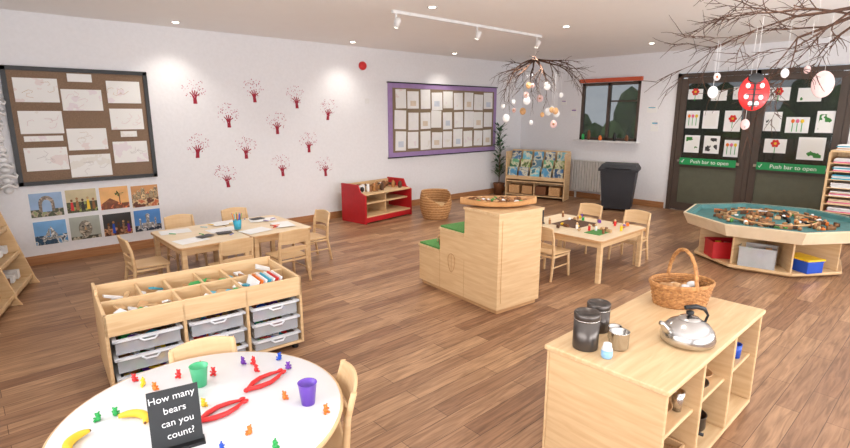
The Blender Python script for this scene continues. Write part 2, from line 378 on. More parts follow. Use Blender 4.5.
b=B('drawing_papers',(2.1,5.4,.501))
for i,(x,y,a) in enumerate([(-.5,-.25,10),(-.5,.25,-8),(-.1,.0,4),(.15,-.28,12),(.45,.2,-15),(.05,.32,5),(.5,-.2,80)]):
    b.box((0,0,.001+i*.0012),(.297,.21,.001),paper,M=T(x,y,0)@RZ(a))
for x,y,a in((-.35,-.2,20),(-.15,-.18,-10),(.42,.28,5)): b.box((0,0,.012),(.15,.1,.004),black,M=T(x,y,0)@RZ(a))
for i in range(12):
    a=random.uniform(0,3);x,y=random.uniform(-.6,.6),random.uniform(-.35,.35)
    b.tube([(x,y,.015),(x+.08*math.cos(a),y+.08*math.sin(a),.015)],.004,CK[i%7],6)
b.done()
b=B('pencil_pot',(2.12,5.28,.516));b.lathe([(.035,0),(.045,.1),(.042,.1),(.033,.005)],C['cyan'],(0,0,0),16)
for i in range(10):
    a=i*.63;b.tube([(.015*math.cos(a),.015*math.sin(a),.01),(.05*math.cos(a),.05*math.sin(a),.17)],.004,CK[i%7],6)
b.done()
# ---------------- tray storage unit
UL=(.50,3.34,0)
def unit():
    L_,D=1.24,.62;b=B('tray_storage_unit',UL,-5,bevel=.004)
    H=.56
    for x in(0,.43,.83,L_-.02): b.bx(x,x+.02,0,D,.05,H-(0 if x in(0,L_-.02) else .02),birch)
    b.bx(0,.02,D-.2,D,H,H+.04,birch)
    b.bx(.02,L_-.02,.0,D,.05,.07,birchX);b.bx(0,L_,0,.018,H-.14,H,birchX);b.bx(0,L_,D-.018,D,.05,H+.02,birchX)
    b.bx(.02,L_-.02,.018,D-.018,H-.145,H-.13,birchX)
    b.bx(.02,L_-.02,.30,.318,H-.13,H-.01,birchX)
    for x in(.25,.64): b.bx(x,x+.015,.318,D-.02,H-.13,H-.01,birch)
    b.bx(.62,.635,.018,.3,H-.13,H-.01,birch)
    for x in(.04,L_-.06):
        for y in(.05,D-.07): b.cyl((x+.01,y+.01,0),.025,.05,black,12)
    b.done()
    tray=mat('tray_plastic',(226,230,236),.2,var=.03,alpha=.34);rim=mat('tray_rim',(230,233,238),.3)
    for (x0,x1) in((.025,.425),(.455,.825),(.855,1.215)):
        for z in(.295,.175,.075):
            b=B('storage_tray',UL,-5)
            y0,y1=-.015,.40;h=.085 if z>.1 else .06
            b.bx(x0+.02,x1-.02,y0+.02,y1,z,z+.004,tray)
            b.bx(x0+.02,x1-.02,y0+.02,y0+.025,z,z+h,tray);b.bx(x0+.02,x0+.025,y0+.02,y1,z,z+h,tray);b.bx(x1-.025,x1-.02,y0+.02,y1,z,z+h,tray)
            b.bx(x0+.005,x1-.005,y0,y0+.025,z+h,z+h+.014,rim);b.bx(x0+.005,x0+.03,y0,y1,z+h,z+h+.012,rim);b.bx(x1-.03,x1-.005,y0,y1,z+h,z+h+.012,rim)
            b.tube([((x0+x1)/2-.05,y0,z+h),((x0+x1)/2-.03,y0-.015,z+h-.012),((x0+x1)/2+.03,y0-.015,z+h-.012),((x0+x1)/2+.05,y0,z+h)],.006,rim,6)
            for i in range(40):
                c=random.choice(CK+[paper,paper,paper,C['brown'],birchE]);s_=random.uniform(.018,.042)
                b.box((random.uniform(x0+.06,x1-.06),random.uniform(y0+.05,y0+.20),z+.01+random.uniform(0,h-.03)),(s_*1.6,s_,s_*.7),c,r=(random.uniform(-20,20),0,random.uniform(0,180)))
            b.done()
unit()
b=B('craft_supplies',(UL[0],UL[1],.435),-5)
for i in range(54):
    x=random.uniform(.08,1.15);y=random.choice([random.uniform(.06,.26),random.uniform(.38,.54)])
    c=random.choice([paper,paper,paper,birchE,nat[3],nat[1],C['cyan'],C['white'],C['white'],C['green']])
    b.box((x,y,.04+random.uniform(-.02,.05)),(random.uniform(.05,.13),random.uniform(.03,.07),.012),c,r=(random.uniform(-25,25),random.uniform(-25,25),random.uniform(0,180)))
for i in range(7): b.box((.93+i*.028,.16,.07),(.012,.2,.13),[paper,C['orange'],paper,C['cyan'],paper,C['red'],paper][i],r=(0,20,0))
b.done()
# ---------------- round table
RT=(.61,2.0);ZT=.52
b=B('round_table',(RT[0],RT[1],0))
b.lathe([(.53,ZT-.026),(.556,ZT-.02),(.56,ZT-.008),(.553,ZT-.001)],birch,n=64)
b.lathe([(.548,ZT-.001),(.546,ZT)],mat('white_laminate',(222,222,224),.3,var=.01),n=64)
for k in range(4):
    a=math.radians(30+90*k);x,y=.40*math.cos(a),.40*math.sin(a);b.tube([(x,y,0),(x*.97,y*.97,ZT-.02)],[.022,.028],birch,12)
b.lathe([(.38,ZT-.09),(.38,ZT-.026),(.36,ZT-.026),(.36,ZT-.09)],birch,n=40)
b.done()
chair(.765,2.37,-100);chair(.985,1.87,155)
def cup(name,x,y,mt):
    b=B(name,(x,y,ZT+.0005));b.lathe([(.028,0),(.039,.094),(.041,.096),(.038,.094),(.027,.004)],mt,n=24);b.done()
cup('plastic_cup',.67,2.236,mat('cup_green',(80,190,135),.3));cup('plastic_cup',.955,1.775,mat('cup_purple',(112,72,186),.3))
def tweez(x,y,a):
    b=B('toy_tweezers',(x,y,ZT+.012),a,bevel=.001)
    for s_ in(-1,1):
        pts=[(-.10,0,0),(-.05,s_*.026,0),(0,s_*.036,0),(.05,s_*.026,0),(.09,s_*.008,0)]
        b.tube(pts,[.009,.011,.010,.009,.006],C['red'],8)
        b.ell((.095,s_*.012,0),(.018,.010,.009),C['red'],8)
    b.ell((-.105,0,0),(.015,.013,.010),C['red'],8);b.done()
tweez(.90,2.06,15);tweez(.66,1.95,8)
def banana(x,y,a):
    b=B('toy_banana',(x,y,ZT+.018),a)
    pts=[];rs=[]
    for k in range(11):
        t=math.radians(-65+13*k);pts.append((.075*math.sin(t),.075*math.cos(t)-.06,0));rs.append(.017*math.sqrt(max(.06,1-((k-5)/5.6)**2)))
    b.tube(pts,rs,mat('banana_yellow',(240,190,50),.5),10);b.ell(tuple(pts[-1]),(.006,.006,.006),C['brown'],6);b.done()
banana(.39,2.13,-60);banana(.17,2.10,60)
b=B('counting_bears',(0,0,ZT))
def bear(x,y,a,mt,s_=1):
    M=T(x,y,0)@RZ(a)
    def e(c,r): b.ell(tuple(M@Vector([q*s_ for q in c])),tuple(q*s_ for q in r),mt,8)
    e((0,0,.014),(.011,.010,.013));e((0,0,.031),(.009,.009,.009));e((.007,0,.039),(.004,.003,.004));e((-.007,0,.039),(.004,.003,.004))
    e((.009,-.008,.005),(.006,.009,.005));e((-.009,-.008,.005),(.006,.009,.005));e((.012,-.004,.02),(.004,.006,.004));e((-.012,-.004,.02),(.004,.006,.004));e((0,-.009,.029),(.004,.004,.003))
BC=[C['green'],C['red'],C['orange'],C['green'],C['yellow'],C['red'],C['purple'],C['orange'],C['blue'],C['green'],C['red']]
av=[(.67,2.236,.07),(.955,1.775,.07),(.9,2.05,.12),(.64,1.9,.13),(.39,2.11,.1),(.17,2.1,.1),(.44,1.80,.13)]
for i in range(22):
    for tr in range(300):
        a=random.uniform(0,6.28);rr=.5*math.sqrt(random.random());x,y=RT[0]+rr*math.cos(a),RT[1]+rr*math.sin(a)
        if all(math.hypot(x-q[0],y-q[1])>q[2] for q in av): break
    av.append((x,y,.05));bear(x,y,random.uniform(0,360),BC[i%11],.98)
b.done()
chalk=mat('chalk',(225,225,225),.9)
slate=mat('slate',(46,48,50),.7,var=.1)
b=B('chalkboard_sign',(.455,1.84,ZT),-13)
M=RX(-9)
b.box((0,0,.115),(.17,.012,.215),slate,M=M)
b.box((0,.080,.08),(.12,.006,.15),black,M=RX(15))
b.box((0,-.005,.006),(.18,.05,.012),black)
for i,l in enumerate(('How many','bears','can you','count?')):
    b.text(l,.035,chalk,M@T(-.005+.006*i,-.0075,.194-.047*i)@RX(90)@RZ(3))
b.done()
# ---------------- centre stepped cabinet
b=B('stepped_cabinet',(3.28,2.66,0),-6,bevel=.005)
W=.54
segs=[(0,.44,.90),(.44,.80,.65),(.80,1.14,.42)]
for y0,y1,h in segs:
    b.bx(0,W,y0,y1,.04,h-.022,birch);b.bx(-.012,W+.012,y0-(.012 if y0==0 else 0),y1+.006,h-.022,h,birchX)
for y in(.44,.80): b.bx(-.002,0,y-.002,y+.002,.04,.4,birchE)
b.bx(.02,W-.02,.02,1.12,0,.04,birchE)
b.bx(.0,W-.0,.46,.79,.651,.668,green);b.bx(.0,W-.0,.82,1.13,.421,.438,green)
b.bx(.04,W-.04,-.008,0,.10,.84,birch)
b.tube([(-.003,.62+.05*math.sin(t)*(1+.3*math.cos(t)),.33+.09*math.cos(t)) for t in [k*2*math.pi/24 for k in range(24)]],.003,birchE,6,closed=True)
b.tube([(-.003,.62,.23),(-.003,.62,.42)],.002,birchE,6)
b.done()
b=B('wooden_boat_bowl',(3.58,2.92,.9005),-40)
bw=wood('boat_wood',(200,146,94),(224,176,122),(4,20,4))
vs=[];fs=[];n=14;m_=8
for sh_ in(1,.92):
    for i in range(n+1):
        u=-1+2*i/n;wd=.19*(1-abs(u)**2.4)+.004
        for j in range(m_+1):
            t=math.pi*j/m_;vs.append((.35*u,-wd*math.cos(t)*sh_,.002+.055*(1-math.sin(t)**.6)+ .018*u*u + (0 if sh_==1 else .008)))
o=(n+1)*(m_+1)
for q in(0,o):
    for i in range(n):
        for j in range(m_):
            a=q+i*(m_+1)+j;fs.append((a,a+1,a+m_+2,a+m_+1))
b.add(vs,fs,bw,True)
for i in range(46):
    u=random.uniform(-.75,.75);b.ell((.33*u,random.uniform(-.12,.12)*(1-u*u*.6),.048),(random.uniform(.018,.035),.022,random.uniform(.018,.03)),random.choice(nat+nat+[birchE,green,paper]),8)
b.done()
for x,y,z in((3.62,3.22,.6685),(3.58,3.58,.4385)):
    b=B('wooden_animal_toys',(x,y,z),20)
    for k,(dx,dy,c) in enumerate(((-.12,0,C['brown']),(.0,.08,birchE),(.1,-.06,C['white']))):
        b.ell((dx,dy,.05),(.04,.02,.022),c,10);b.ell((dx+.045,dy,.07),(.016,.012,.014),c,8)
        for lx in(-.025,.025):
            for ly in(-.01,.01): b.tube([(dx+lx,dy+ly,0),(dx+lx,dy+ly,.045)],.006,c,6)
    b.done()
# ---------------- right open shelf cabinet
b=B('open_shelf_cabinet',(2.0,.72,0),0,bevel=.006)
L_,D,H=1.30,.58,.62
b.bx(-.01,L_+.01,-.01,D+.01,H-.025,H,birchX)
b.bx(.0,L_,D-.015,D,.03,H-.025,birchX);b.bx(0,L_,0,D,.03,.055,birchX);b.bx(.02,L_-.02,.02,D-.02,0,.03,birchE)
for x in(0,.42,.85,L_-.022): b.bx(x,x+.022,0,D-.015,.055,H-.025,birch)
b.bx(.022,L_-.022,.03,D-.015,.325,.345,birchX)
b.done()
b=B('utensil_box',(2.23,.91,.057))
tb=wood('slatted_box',(205,165,120),(225,190,148),(20,3,3))
for z in(.0,.04,.08):
    for y in(-.15,.15): b.box((0,y,z+.018),(.30,.01,.03),tb)
    for x in(-.15,.15): b.box((x,0,z+.018),(.01,.30,.03),tb)
b.box((0,0,.006),(.3,.3,.01),tb)
for i in range(10): b.tube([(random.uniform(-.1,.1),random.uniform(-.1,.1),.02),(random.uniform(-.12,.12),random.uniform(-.12,.12),.15)],.008,random.choice([steel,birchE,paper]),6)
b.done()
b=B('saucepans',(2.65,.90,.057))
for (x,y,r_) in((-.07,.02,.09),(.1,-.05,.065)):
    b.lathe([(r_*.9,0),(r_,.01),(r_,.08),(r_*1.05,.082),(r_*.95,.08),(r_*.9,.01)],darksteel,(x,y,0),24)
b.tube([(-.07,-.06,.07),(-.07,-.16,.08)],.009,black,8);b.done()
b=B('toy_bowls',(2.65,.84,.347))
b.lathe([(.04,0),(.09,.05),(.085,.05),(.035,.008)],darksteel,(-.05,0,0),20);b.lathe([(.03,0),(.06,.04),(.055,.04),(.03,.008)],birchE,(.1,.0,0),20);b.done()
b=B('wooden_crockery',(3.06,.90,.347))
for k in range(4): b.lathe([(.05,0),(.08,.012),(.078,.014)],tabtop,(0,0,k*.014),20)
b.lathe([(.03,0),(.035,.08),(.03,.08),(.028,.01)],C['blue'],(.1,-.1,0),16);b.done()
b=B('stacked_plates',(3.06,.88,.057))
for k in range(5): b.lathe([(.06,0),(.10,.014),(.098,.016)],white,(0,0,k*.014),24)
b.done()
b=B('wooden_bowls',(2.23,.88,.347))
b.lathe([(.05,0),(.1,.06),(.095,.06),(.045,.01)],birchE,(0,0,0),24);b.lathe([(.02,0),(.03,.1),(.025,.1),(.02,.01)],steel,(.12,-.08,0),16);b.done()
ZC=.62
def canister(x,y,r,h):
    b=B('kitchen_canister',(x,y,ZC+.0005))
    b.lathe([(r*.97,0),(r,.006),(r,h-.03)],darksteel,n=32);b.lathe([(r*1.02,h-.03),(r*1.04,h-.024),(r*1.04,h-.006),(r*.98,h),(r*.9,h),(r*.86,h-.006),(.001,h-.006)],darksteel,n=32,cap=False)
    b.lathe([(r*1.03,h-.034),(r*1.03,h-.03)],steel,n=32);b.done()
canister(2.11,1.16,.060,.18);canister(2.34,1.225,.058,.15)
b=B('metal_mug',(2.215,1.045,ZC+.0005));b.lathe([(.038,0),(.046,.01),(.046,.085),(.048,.088),(.043,.085),(.04,.008)],steel,n=28)
b.tube([(.044,0,.07),(.07,0,.065),(.072,0,.035),(.045,0,.02)],.005,steel,8);b.done()
b=B('metal_mug',(2.30,1.11,ZC+.0005));b.lathe([(.026,0),(.032,.008),(.033,.065),(.034,.067),(.030,.065),(.028,.006)],steel,n=24);b.done()
b=B('salt_shaker',(2.085,1.035,ZC+.0005));b.lathe([(.022,0),(.026,.01),(.026,.04)],mat('jar_blue',(140,185,220),.3),n=20);b.lathe([(.026,.04),(.02,.055),(.018,.07),(.01,.074)],white,n=20);b.done()
b=B('kettle',(2.53,.85,ZC+.0005),150)
b.lathe([(.10,0),(.122,.012),(.126,.035),(.116,.07),(.09,.10),(.055,.12),(.05,.122)],steel,n=40)
b.lathe([(.052,.122),(.045,.130),(.02,.137),(.001,.139)],steel,n=32,cap=False);b.lathe([(.008,.137),(.008,.142),(.018,.148),(.018,.16),(.006,.165)],black,n=16)
b.tube([(.095,0,.06),(.13,0,.085),(.15,0,.11),(.16,0,.115)],[.024,.018,.013,.012],steel,12)
b.tube([(-.09,0,.09),(-.105,0,.13),(-.08,0,.165),(-.03,0,.182),(.03,0,.182)],[.006,.006,.01,.012,.011],black,10)
b.done()
b=B('wicker_basket',(3.05,1.09,ZC+.001),-35)
n=40
for j in range(11):
    z=.006+j*.011;s_=1+.018*j
    pts=[]
    for k in range(n):
        w=.004*(1 if (k+j)%2 else -1);a=2*math.pi*k/n;pts.append(((.15*s_+w)*math.cos(a),(.108*s_+w)*math.sin(a),z))
    b.tube(pts,.0062,wicker,5,closed=True)
for k in range(20):
    a=2*math.pi*k/20;b.tube([(.15*math.cos(a),.108*math.sin(a),.0),(.178*math.cos(a),.13*math.sin(a),.13)],.004,wicker,5)
b.lathe([(1,.004),(1,.008)],wicker,n=30,sx=.145,sy=.105)
for d in(0,.009): b.tube([(.184*math.cos(2*math.pi*k/30),.134*math.sin(2*math.pi*k/30),.128+d) for k in range(30)],.008,wicker,6,closed=True)
for ph in(0,2.1,4.2):
    b.tube([(.006*math.sin(k*.9+ph),.134*math.cos(math.pi*k/24)+.004*math.cos(k*.9+ph),.12+.205*math.sin(math.pi*k/24)+.005*math.cos(k*.9+ph)) for k in range(25)],.007,wicker,6)
for i in range(14):
    b.ell((random.uniform(-.09,.09),random.uniform(-.06,.06),.07+random.uniform(0,.04)),(.035,.025,.02),random.choice([white,tabtop,birchE,wickL]),8)
b.done()
# ---------------- table 2 group
table('childs_table',4.68,5.68,2.46,3.60,.46)
chair(4.60,3.02,0);chair(5.78,2.72,180);chair(5.80,3.35,180);chair(5.15,3.72,-90)
b=B('small_world_toys',(5.18,3.03,.461))
b.box((.05,.10,.002),(.42,.34,.004),nat[2]);b.box((-.15,-.32,.002),(.26,.18,.004),green)
for i in range(30):
    x,y=random.uniform(-.3,.42),random.uniform(-.5,.42);c=random.choice(CK[:6]+nat+nat+[birchE,paper])
    if i%3==0: b.cyl((x,y,.004),.014,.05,c,10);b.ell((x,y,.066),.014,birch,8)
    elif i%3==1: b.box((x,y,.02),(.06,.03,.03),c,r=(0,0,random.uniform(0,90)))
    else: b.ell((x,y,.018),(.025,.018,.016),c,8)
b.done()
b=B('chalkboard_sign',(4.93,3.44,.4605),-42)
b.box((0,0,.10),(.17,.012,.19),slate,M=RX(-9));b.box((0,.075,.07),(.12,.006,.13),black,M=RX(15));b.box((0,-.005,.006),(.18,.05,.012),black)
for i,l in enumerate(('Can you','build a','farm?')): b.text(l,.035,chalk,RX(-9)@T(0,-.0075,.16-.05*i)@RX(90))
b.done()
# ---------------- activity table right
b=B('activity_play_table',(7.02,1.60,0),10,bevel=.006)
ocr=lambda R_,n=8:[(R_*math.cos(math.radians(22.5+45*k)),R_*math.sin(math.radians(22.5+45*k))) for k in range(n)]
O=ocr(.95);I=ocr(.86)
teal=mat('teal_liner',(70,122,122),.6,var=.2,scale=8)
z0,z1=.42,.54
vs=[(x,y,z1) for x,y in O]+[(x,y,z1) for x,y in I]+[(x*.93,y*.93,z0-.02) for x,y in O]+[(x*.98,y*.98,z1-.05) for x,y in I]
fs=[];fi=[]
for k in range(8):
    k2=(k+1)%8
    fs.append((k,k2,8+k2,8+k));fs.append((16+k,16+k2,k2,k));fi.append((8+k,8+k2,24+k2,24+k))
fs.append(tuple(16+k for k in range(7,-1,-1)));fi.append(tuple(24+k for k in range(8)))
tanr=wood('table_rim',(226,206,172),(238,220,190),(4,4,4))
b.add(vs,fs[:],tanr);b.add(vs,fi,teal)
b.add([(x*1.0,y*1.0,z1+.002) for x,y in I]+[(x*.965,y*.965,z1+.002) for x,y in O],[(k,(k+1)%8,8+(k+1)%8,8+k) for k in range(8)],teal)
B6=[(x*.82,y*.82) for x,y in O]
b.prism(B6,.03,.06,birch);b.prism([(x*.9,y*.9) for x,y in B6],0,.03,birchE)
for k in range(8):
    x,y=B6[k];b.box((x*.48,y*.48,.23),(math.hypot(x,y)*.92,.02,.34),birch,r=(0,0,math.degrees(math.atan2(y,x))))
b.done()
b=B('play_scenery',(7.02,1.60,.492),10)
for i in range(170):
    a=random.uniform(0,6.28);rr=.64*math.sqrt(random.random());x,y=rr*math.cos(a),rr*math.sin(a)
    c=random.choice(nat+nat+nat+[birchE,wicker,C['orange'],green,paper,black])
    if i%3: b.box((x,y,.02),(random.uniform(.03,.12),.025,random.uniform(.015,.045)),c,r=(0,0,random.uniform(0,180)))
    else: b.ell((x,y,.02),(.03,.022,random.uniform(.015,.035)),c,8)
b.tube([(.5*math.cos(k*.26),.45*math.sin(k*.26),.03) for k in range(24)],.012,birchE,6,closed=True)
b.done()
def tub(name,x,y,rz,w,d,h,mt,lid=None,z=.061):
    b=B(name,(x,y,z),rz,bevel=.004);t=.006
    b.bx(-w/2,w/2,-d/2,d/2,0,t,mt)
    for s_ in(-1,1):
        b.bx(-w/2,w/2,s_*d/2-t/2,s_*d/2+t/2,0,h,mt);b.bx(s_*w/2-t/2,s_*w/2+t/2,-d/2,d/2,0,h,mt)
        b.bx(-w/2-.01,w/2+.01,s_*(d/2+.004)-.006,s_*(d/2+.004)+.006,h-.012,h,mt);b.bx(s_*(w/2+.004)-.006,s_*(w/2+.004)+.006,-d/2,d/2,h-.012,h,mt)
    if lid: b.bx(-w/2-.012,w/2+.012,-d/2-.012,d/2+.012,h,h+.02,lid)
    for i in range(16): b.box((random.uniform(-w/3,w/3),random.uniform(-d/3,d/3),random.uniform(.02,h*.85)),(.06,.04,.03),random.choice(CK+[paper,birchE]),r=(0,0,random.uniform(0,180)))
    b.done()
clear=mat('clear_plastic',(225,228,230),.2,alpha=.40)
tub('toy_tub',6.57,1.93,-50,.32,.24,.2,red);tub('toy_tub',6.45,1.54,-80,.34,.26,.22,clear);tub('toy_tub',6.62,1.15,-120,.28,.2,.13,C['blue'],C['yellow'])
# ---------------- red play workbench
b=B('play_workbench',(5.15,6.80,0),8,bevel=.005)
PM=Matrix(((0,0,1,0),(1,0,0,0),(0,1,0,0),(0,0,0,1)))
for s_ in(-1,1):
    pts=[(-.28,0),(.28,0),(.28,.62),(-.10,.62),(-.16,.5),(-.28,.46)]
    b.prism(pts,-.015,.015,red,M=T(s_*.54,0,0)@PM)
b.bx(-.54,.54,-.27,.27,.10,.125,birchX);b.bx(-.54,.54,-.20,.27,.30,.325,birchX);b.bx(-.54,.54,-.26,.27,.455,.48,birchX);b.bx(-.54,.54,.25,.27,.1,.6,birchX)
b.bx(-.54,.54,-.27,-.25,.02,.10,red);b.bx(-.02,.0,-.2,.25,.125,.455,birch)
b.done()
b=B('workbench_toys',(5.15,6.78,.481),8)
for i in range(40):
    x,y=random.uniform(-.42,.42),random.uniform(-.12,.16);c=random.choice(nat+[wicker,C['orange'],black,paper])
    b.ell((x,y,.05),(random.uniform(.02,.06),.03,random.uniform(.03,.09)),c,8) if i%2 else b.box((x,y,.05),(.08,.04,random.uniform(.03,.12)),c,r=(0,0,random.uniform(0,90)))
b.done()
# ---------------- wicker tub chair
b=B('wicker_tub_chair',(5.85,6.12,0),-20)
n=48
for j in range(22):
    z=.012+j*.021;rr=.20+.04*math.sin(j/21*math.pi)+.035*j/21
    if z<.24:
        b.tube([((rr+.004*(1 if (k+j)%2 else -1))*math.cos(2*math.pi*k/n),(rr+.004*(1 if (k+j)%2 else -1))*math.sin(2*math.pi*k/n),z) for k in range(n)],.0115,wickL if j%2 else wicker,5,closed=True)
    else:
        half=math.pi*(.98-.62*((z-.24)/.24)**1.3)
        m2=36;b.tube([(rr*math.cos(-half+2*half*k/m2+math.pi/2),rr*math.sin(-half+2*half*k/m2+math.pi/2),z) for k in range(m2+1)],.0115,wickL if j%2 else wicker,5)
b.lathe([(.20,.2),(.22,.23),(.15,.25),(.001,.255)],mat('cushion_tan',(205,170,125),.9),n=24,cap=False)
b.done()
# ---------------- book display
b=B('book_display_rack',(8.86,6.22,0),-75,bevel=.005)
L2=1.25
for s_ in(-1,1): b.bx(s_*L2/2-.012,s_*L2/2+.012,-.17,.17,0,.95,birch)
b.bx(-L2/2,L2/2,.15,.17,.0,.98,birchX)
b.bx(-L2/2,L2/2,-.17,.17,.05,.07,birchX);b.bx(-L2/2,L2/2,-.17,.17,.33,.35,birchX);b.bx(-.01,.01,-.16,.15,.07,.33,birch)
for k,(yy,z) in enumerate(((-.15,.42),(-.05,.58),(.05,.74))):
    b.bx(-L2/2,L2/2,yy,yy+.02,z-.03,z+.04,birchX);b.bx(-L2/2,L2/2,yy,.15,z-.04,z-.025,birchX)
b.done()
b=B('picture_books',(8.86,6.22,0),-75)
bc=[speckle('cover_%d'%i,[c,tuple(min(255,v+30) for v in c),(230,225,195),tuple(v*.8 for v in c)],7,.4,i) for i,c in enumerate([(60,130,170),(80,150,110),(50,100,150),(120,150,70),(90,170,190),(70,110,130)])]
for k,(yy,z) in enumerate(((-.12,.43),(-.02,.59),(.08,.75))):
    for i in range(5):
        b.box((-.5+i*.245,yy,z+.10),(.20,.012,.21),bc[(i*2+k)%6],r=(-12,0,0))
for i in range(4):
    b.box((-.45+i*.29,-.02,.17),(.22,.24,.17),[wickL,birchE,C['brown'],wickL][i])
b.done()
# ---------------- potted plant in corner
b=B('potted_plant',(8.64,7.05,0))
b.lathe([(.09,0),(.12,.22),(.13,.25),(.11,.25),(.10,.2)],C['brown'],n=20)
leaf=mat('leaf_green',(52,92,58),.5,var=.3,scale=20)
b.tube([(0,0,.2),(.01,0,.8),(0,.01,1.35)],[.012,.009,.005],nat[0],6)
for i in range(120):
    a=random.uniform(0,6.28);h_=random.uniform(.45,1.5);rr=random.uniform(.06,.17)*(1.1-.4*abs(h_-.95))
    p0=Vector((0,0,h_-.12));p2=Vector((rr*math.cos(a),max(-.14,min(.06,rr*math.sin(a))),h_))
    b.tube([p0,p0.lerp(p2,.6)+Vector((0,0,.02)),p2],[.003,.003,.002],leaf,4)
    t=Vector((-math.sin(a),math.cos(a),0))*.032;d=((p2-p0).normalized()+Vector((0,0,-.9*random.random()))).normalized()*.085
    q=[p2-d*.3,p2+t+d*.3,p2+d,p2-t+d*.3]
    for v in q: v.y=max(-.15,min(v.y,.13))
    b.add(q,[(0,1,2,3)],leaf)
b.done()
# ---------------- dark bin
b=B('waste_bin',(8.85,4.43,0),20,bevel=.01)
dk=mat('charcoal_plastic',(44,46,52),.55)
def frus(w0,d0,w1,d1,z0,z1,mt,sh=0): 
    b.add([(-w0/2,-d0/2,z0),(w0/2,-d0/2,z0),(w0/2,d0/2,z0),(-w0/2,d0/2,z0),(-w1/2,-d1/2,z1),(w1/2,-d1/2,z1),(w1/2,d1/2,z1+sh),(-w1/2,d1/2,z1+sh)],[(3,2,1,0),(4,5,6,7),(0,1,5,4),(1,2,6,5),(2,3,7,6),(3,0,4,7)],mt)
frus(.42,.48,.54,.60,.04,.74,dk);frus(.60,.66,.60,.66,.72,.76,dk);frus(.60,.66,.50,.56,.76,.84,dk)
for sy in(-.2,.2): b.lathe([(.04,-.02),(.04,.02)],black,(0.2,sy,.04),14,M=RX(90));b.lathe([(.04,-.02),(.04,.02)],black,(-.18,sy,.04),14,M=RX(90))
b.tube([(-.28,-.2,.74),(-.33,-.2,.78),(-.33,.2,.78),(-.28,.2,.74)],.014,dk,8)
b.done()
# ---------------- left sloped shelf
SL=(-.465,5.23,0)
b=B('sloping_book_shelf',SL,-16.3,bevel=.005)
for y in(0,.72,1.43):
    pts=[(0,0),(.55,0),(.52,.06),(.22,1.15),(0,1.15)]
    b.prism(pts,0,.022,birch,M=T(0,y+.022,0)@RX(90))
for z,x1 in((.06,.50),(.32,.43),(.58,.36),(.84,.29)):
    b.bx(0,x1,.0,1.45,z,z+.02,birchX);b.bx(x1-.015,x1,0,1.45,z,z+.05,birchX)
b.bx(0,.015,0,1.45,.0,1.1,birchX);b.done()
b=B('shelf_books_and_toys',SL,-16.3)
for z,x1 in((.085,.46),(.345,.39),(.605,.32),(.865,.25)):
    for i in range(8):
        b.box((x1*.55,.10+i*.175,z+.06),(x1*.7,.08,random.uniform(.06,.11)),random.choice([C['purple'],nat[1],paper,C['pink'],paper,C['brown'],birchE]))
b.done()
# white crochet hanging at left
b=B('hanging_paper_ornament',(.37,7.02,0))
for j in range(10):
    z=1.95-j*.11;r_=.05+.04*math.sin(j*.9+.6)
    b.tube([(r_*math.cos(k*.524),r_*math.sin(k*.524),z+.02*math.sin(k*1.57)) for k in range(12)],.016,white,6,closed=True);b.ell((0,0,z-.05),(.045,.045,.035),white,10)
b.tube([(0,0,CH),(0,0,.92)],.003,white,5)
b.done()
# ---------------- right paper tray rack
RK=(8.85,.98)
b=B('paper_tray_rack',(RK[0],RK[1],0),0,bevel=.003)
for s_ in(-1,1): b.bx(-.22,.22,s_*.42-.012,s_*.42+.012,0,1.22,birch)
b.bx(-.22,.22,-.42,.42,1.22,1.245,birchX);b.bx(.2,.22,-.42,.42,0,1.22,birchX)
for k in range(10): b.bx(-.22,.2,-.41,.41,.08+k*.11,.09+k*.11,birchX)
b.done()
b=B('paper_stacks',(RK[0],RK[1],0))
for k in range(10):
    for y in(-.2,.2):
        for q in range(4): b.box((random.uniform(-.04,-.02),y,.097+k*.11+q*.016),(.34,.33,.012),random.choice([paper,paper,paper,paper,C['pink'],C['cyan'],tabtop]),r=(0,0,random.uniform(-4,4)))
for q in range(5): b.box((-.02,.15,1.252+q*.014),(.32,.42,.012),[paper,birchE,paper,C['cyan'],paper][q],r=(0,0,random.uniform(-8,8)))
b.done()
# ---------------- branches
def grow(b,p,d,l,r,dep,drop):
    pts=[p.copy()];rs=[r];q=p.copy();dd=d.copy();n=5
    for i in range(n):
        dd=(dd+Vector((random.uniform(-1,1),random.uniform(-1,1),random.uniform(-1,1)*.8))*.22+Vector((0,0,drop))).normalized()
        q=q+dd*l/n
        if q.z>CH-.04:q.z=CH-.04
        pts.append(q.copy());rs.append(r*(1-.6*(i+1)/n))
        if dep>0 and i>0:
            for s_ in range(random.choice((1,2))):
                nd=(dd+Vector((random.uniform(-1,1),random.uniform(-1,1),random.uniform(-.8,.8)))*.85).normalized()
                grow(b,q,nd,l*random.uniform(.4,.6),max(.003,r*(1-.6*(i+1)/n)*.7),dep-1,drop)
    b.tube(pts,rs,twig,5)
    return pts
random.seed(21)
b=B('hanging_branch',(0,0,0))
grow(b,Vector((5.5,.25,2.5)),Vector((-.6,.68,-.10)).normalized(),1.18,.024,3,-.015)
grow(b,Vector((5.5,.35,2.6)),Vector((-.35,.85,-.10)).normalized(),1.0,.022,3,-.015)
b.tube([(5.3,.75,CH),(5.3,.55,2.5)],.002,white,4);b.tube([(4.9,1.0,CH),(4.9,1.0,2.4)],.002,white,4)
b.done()
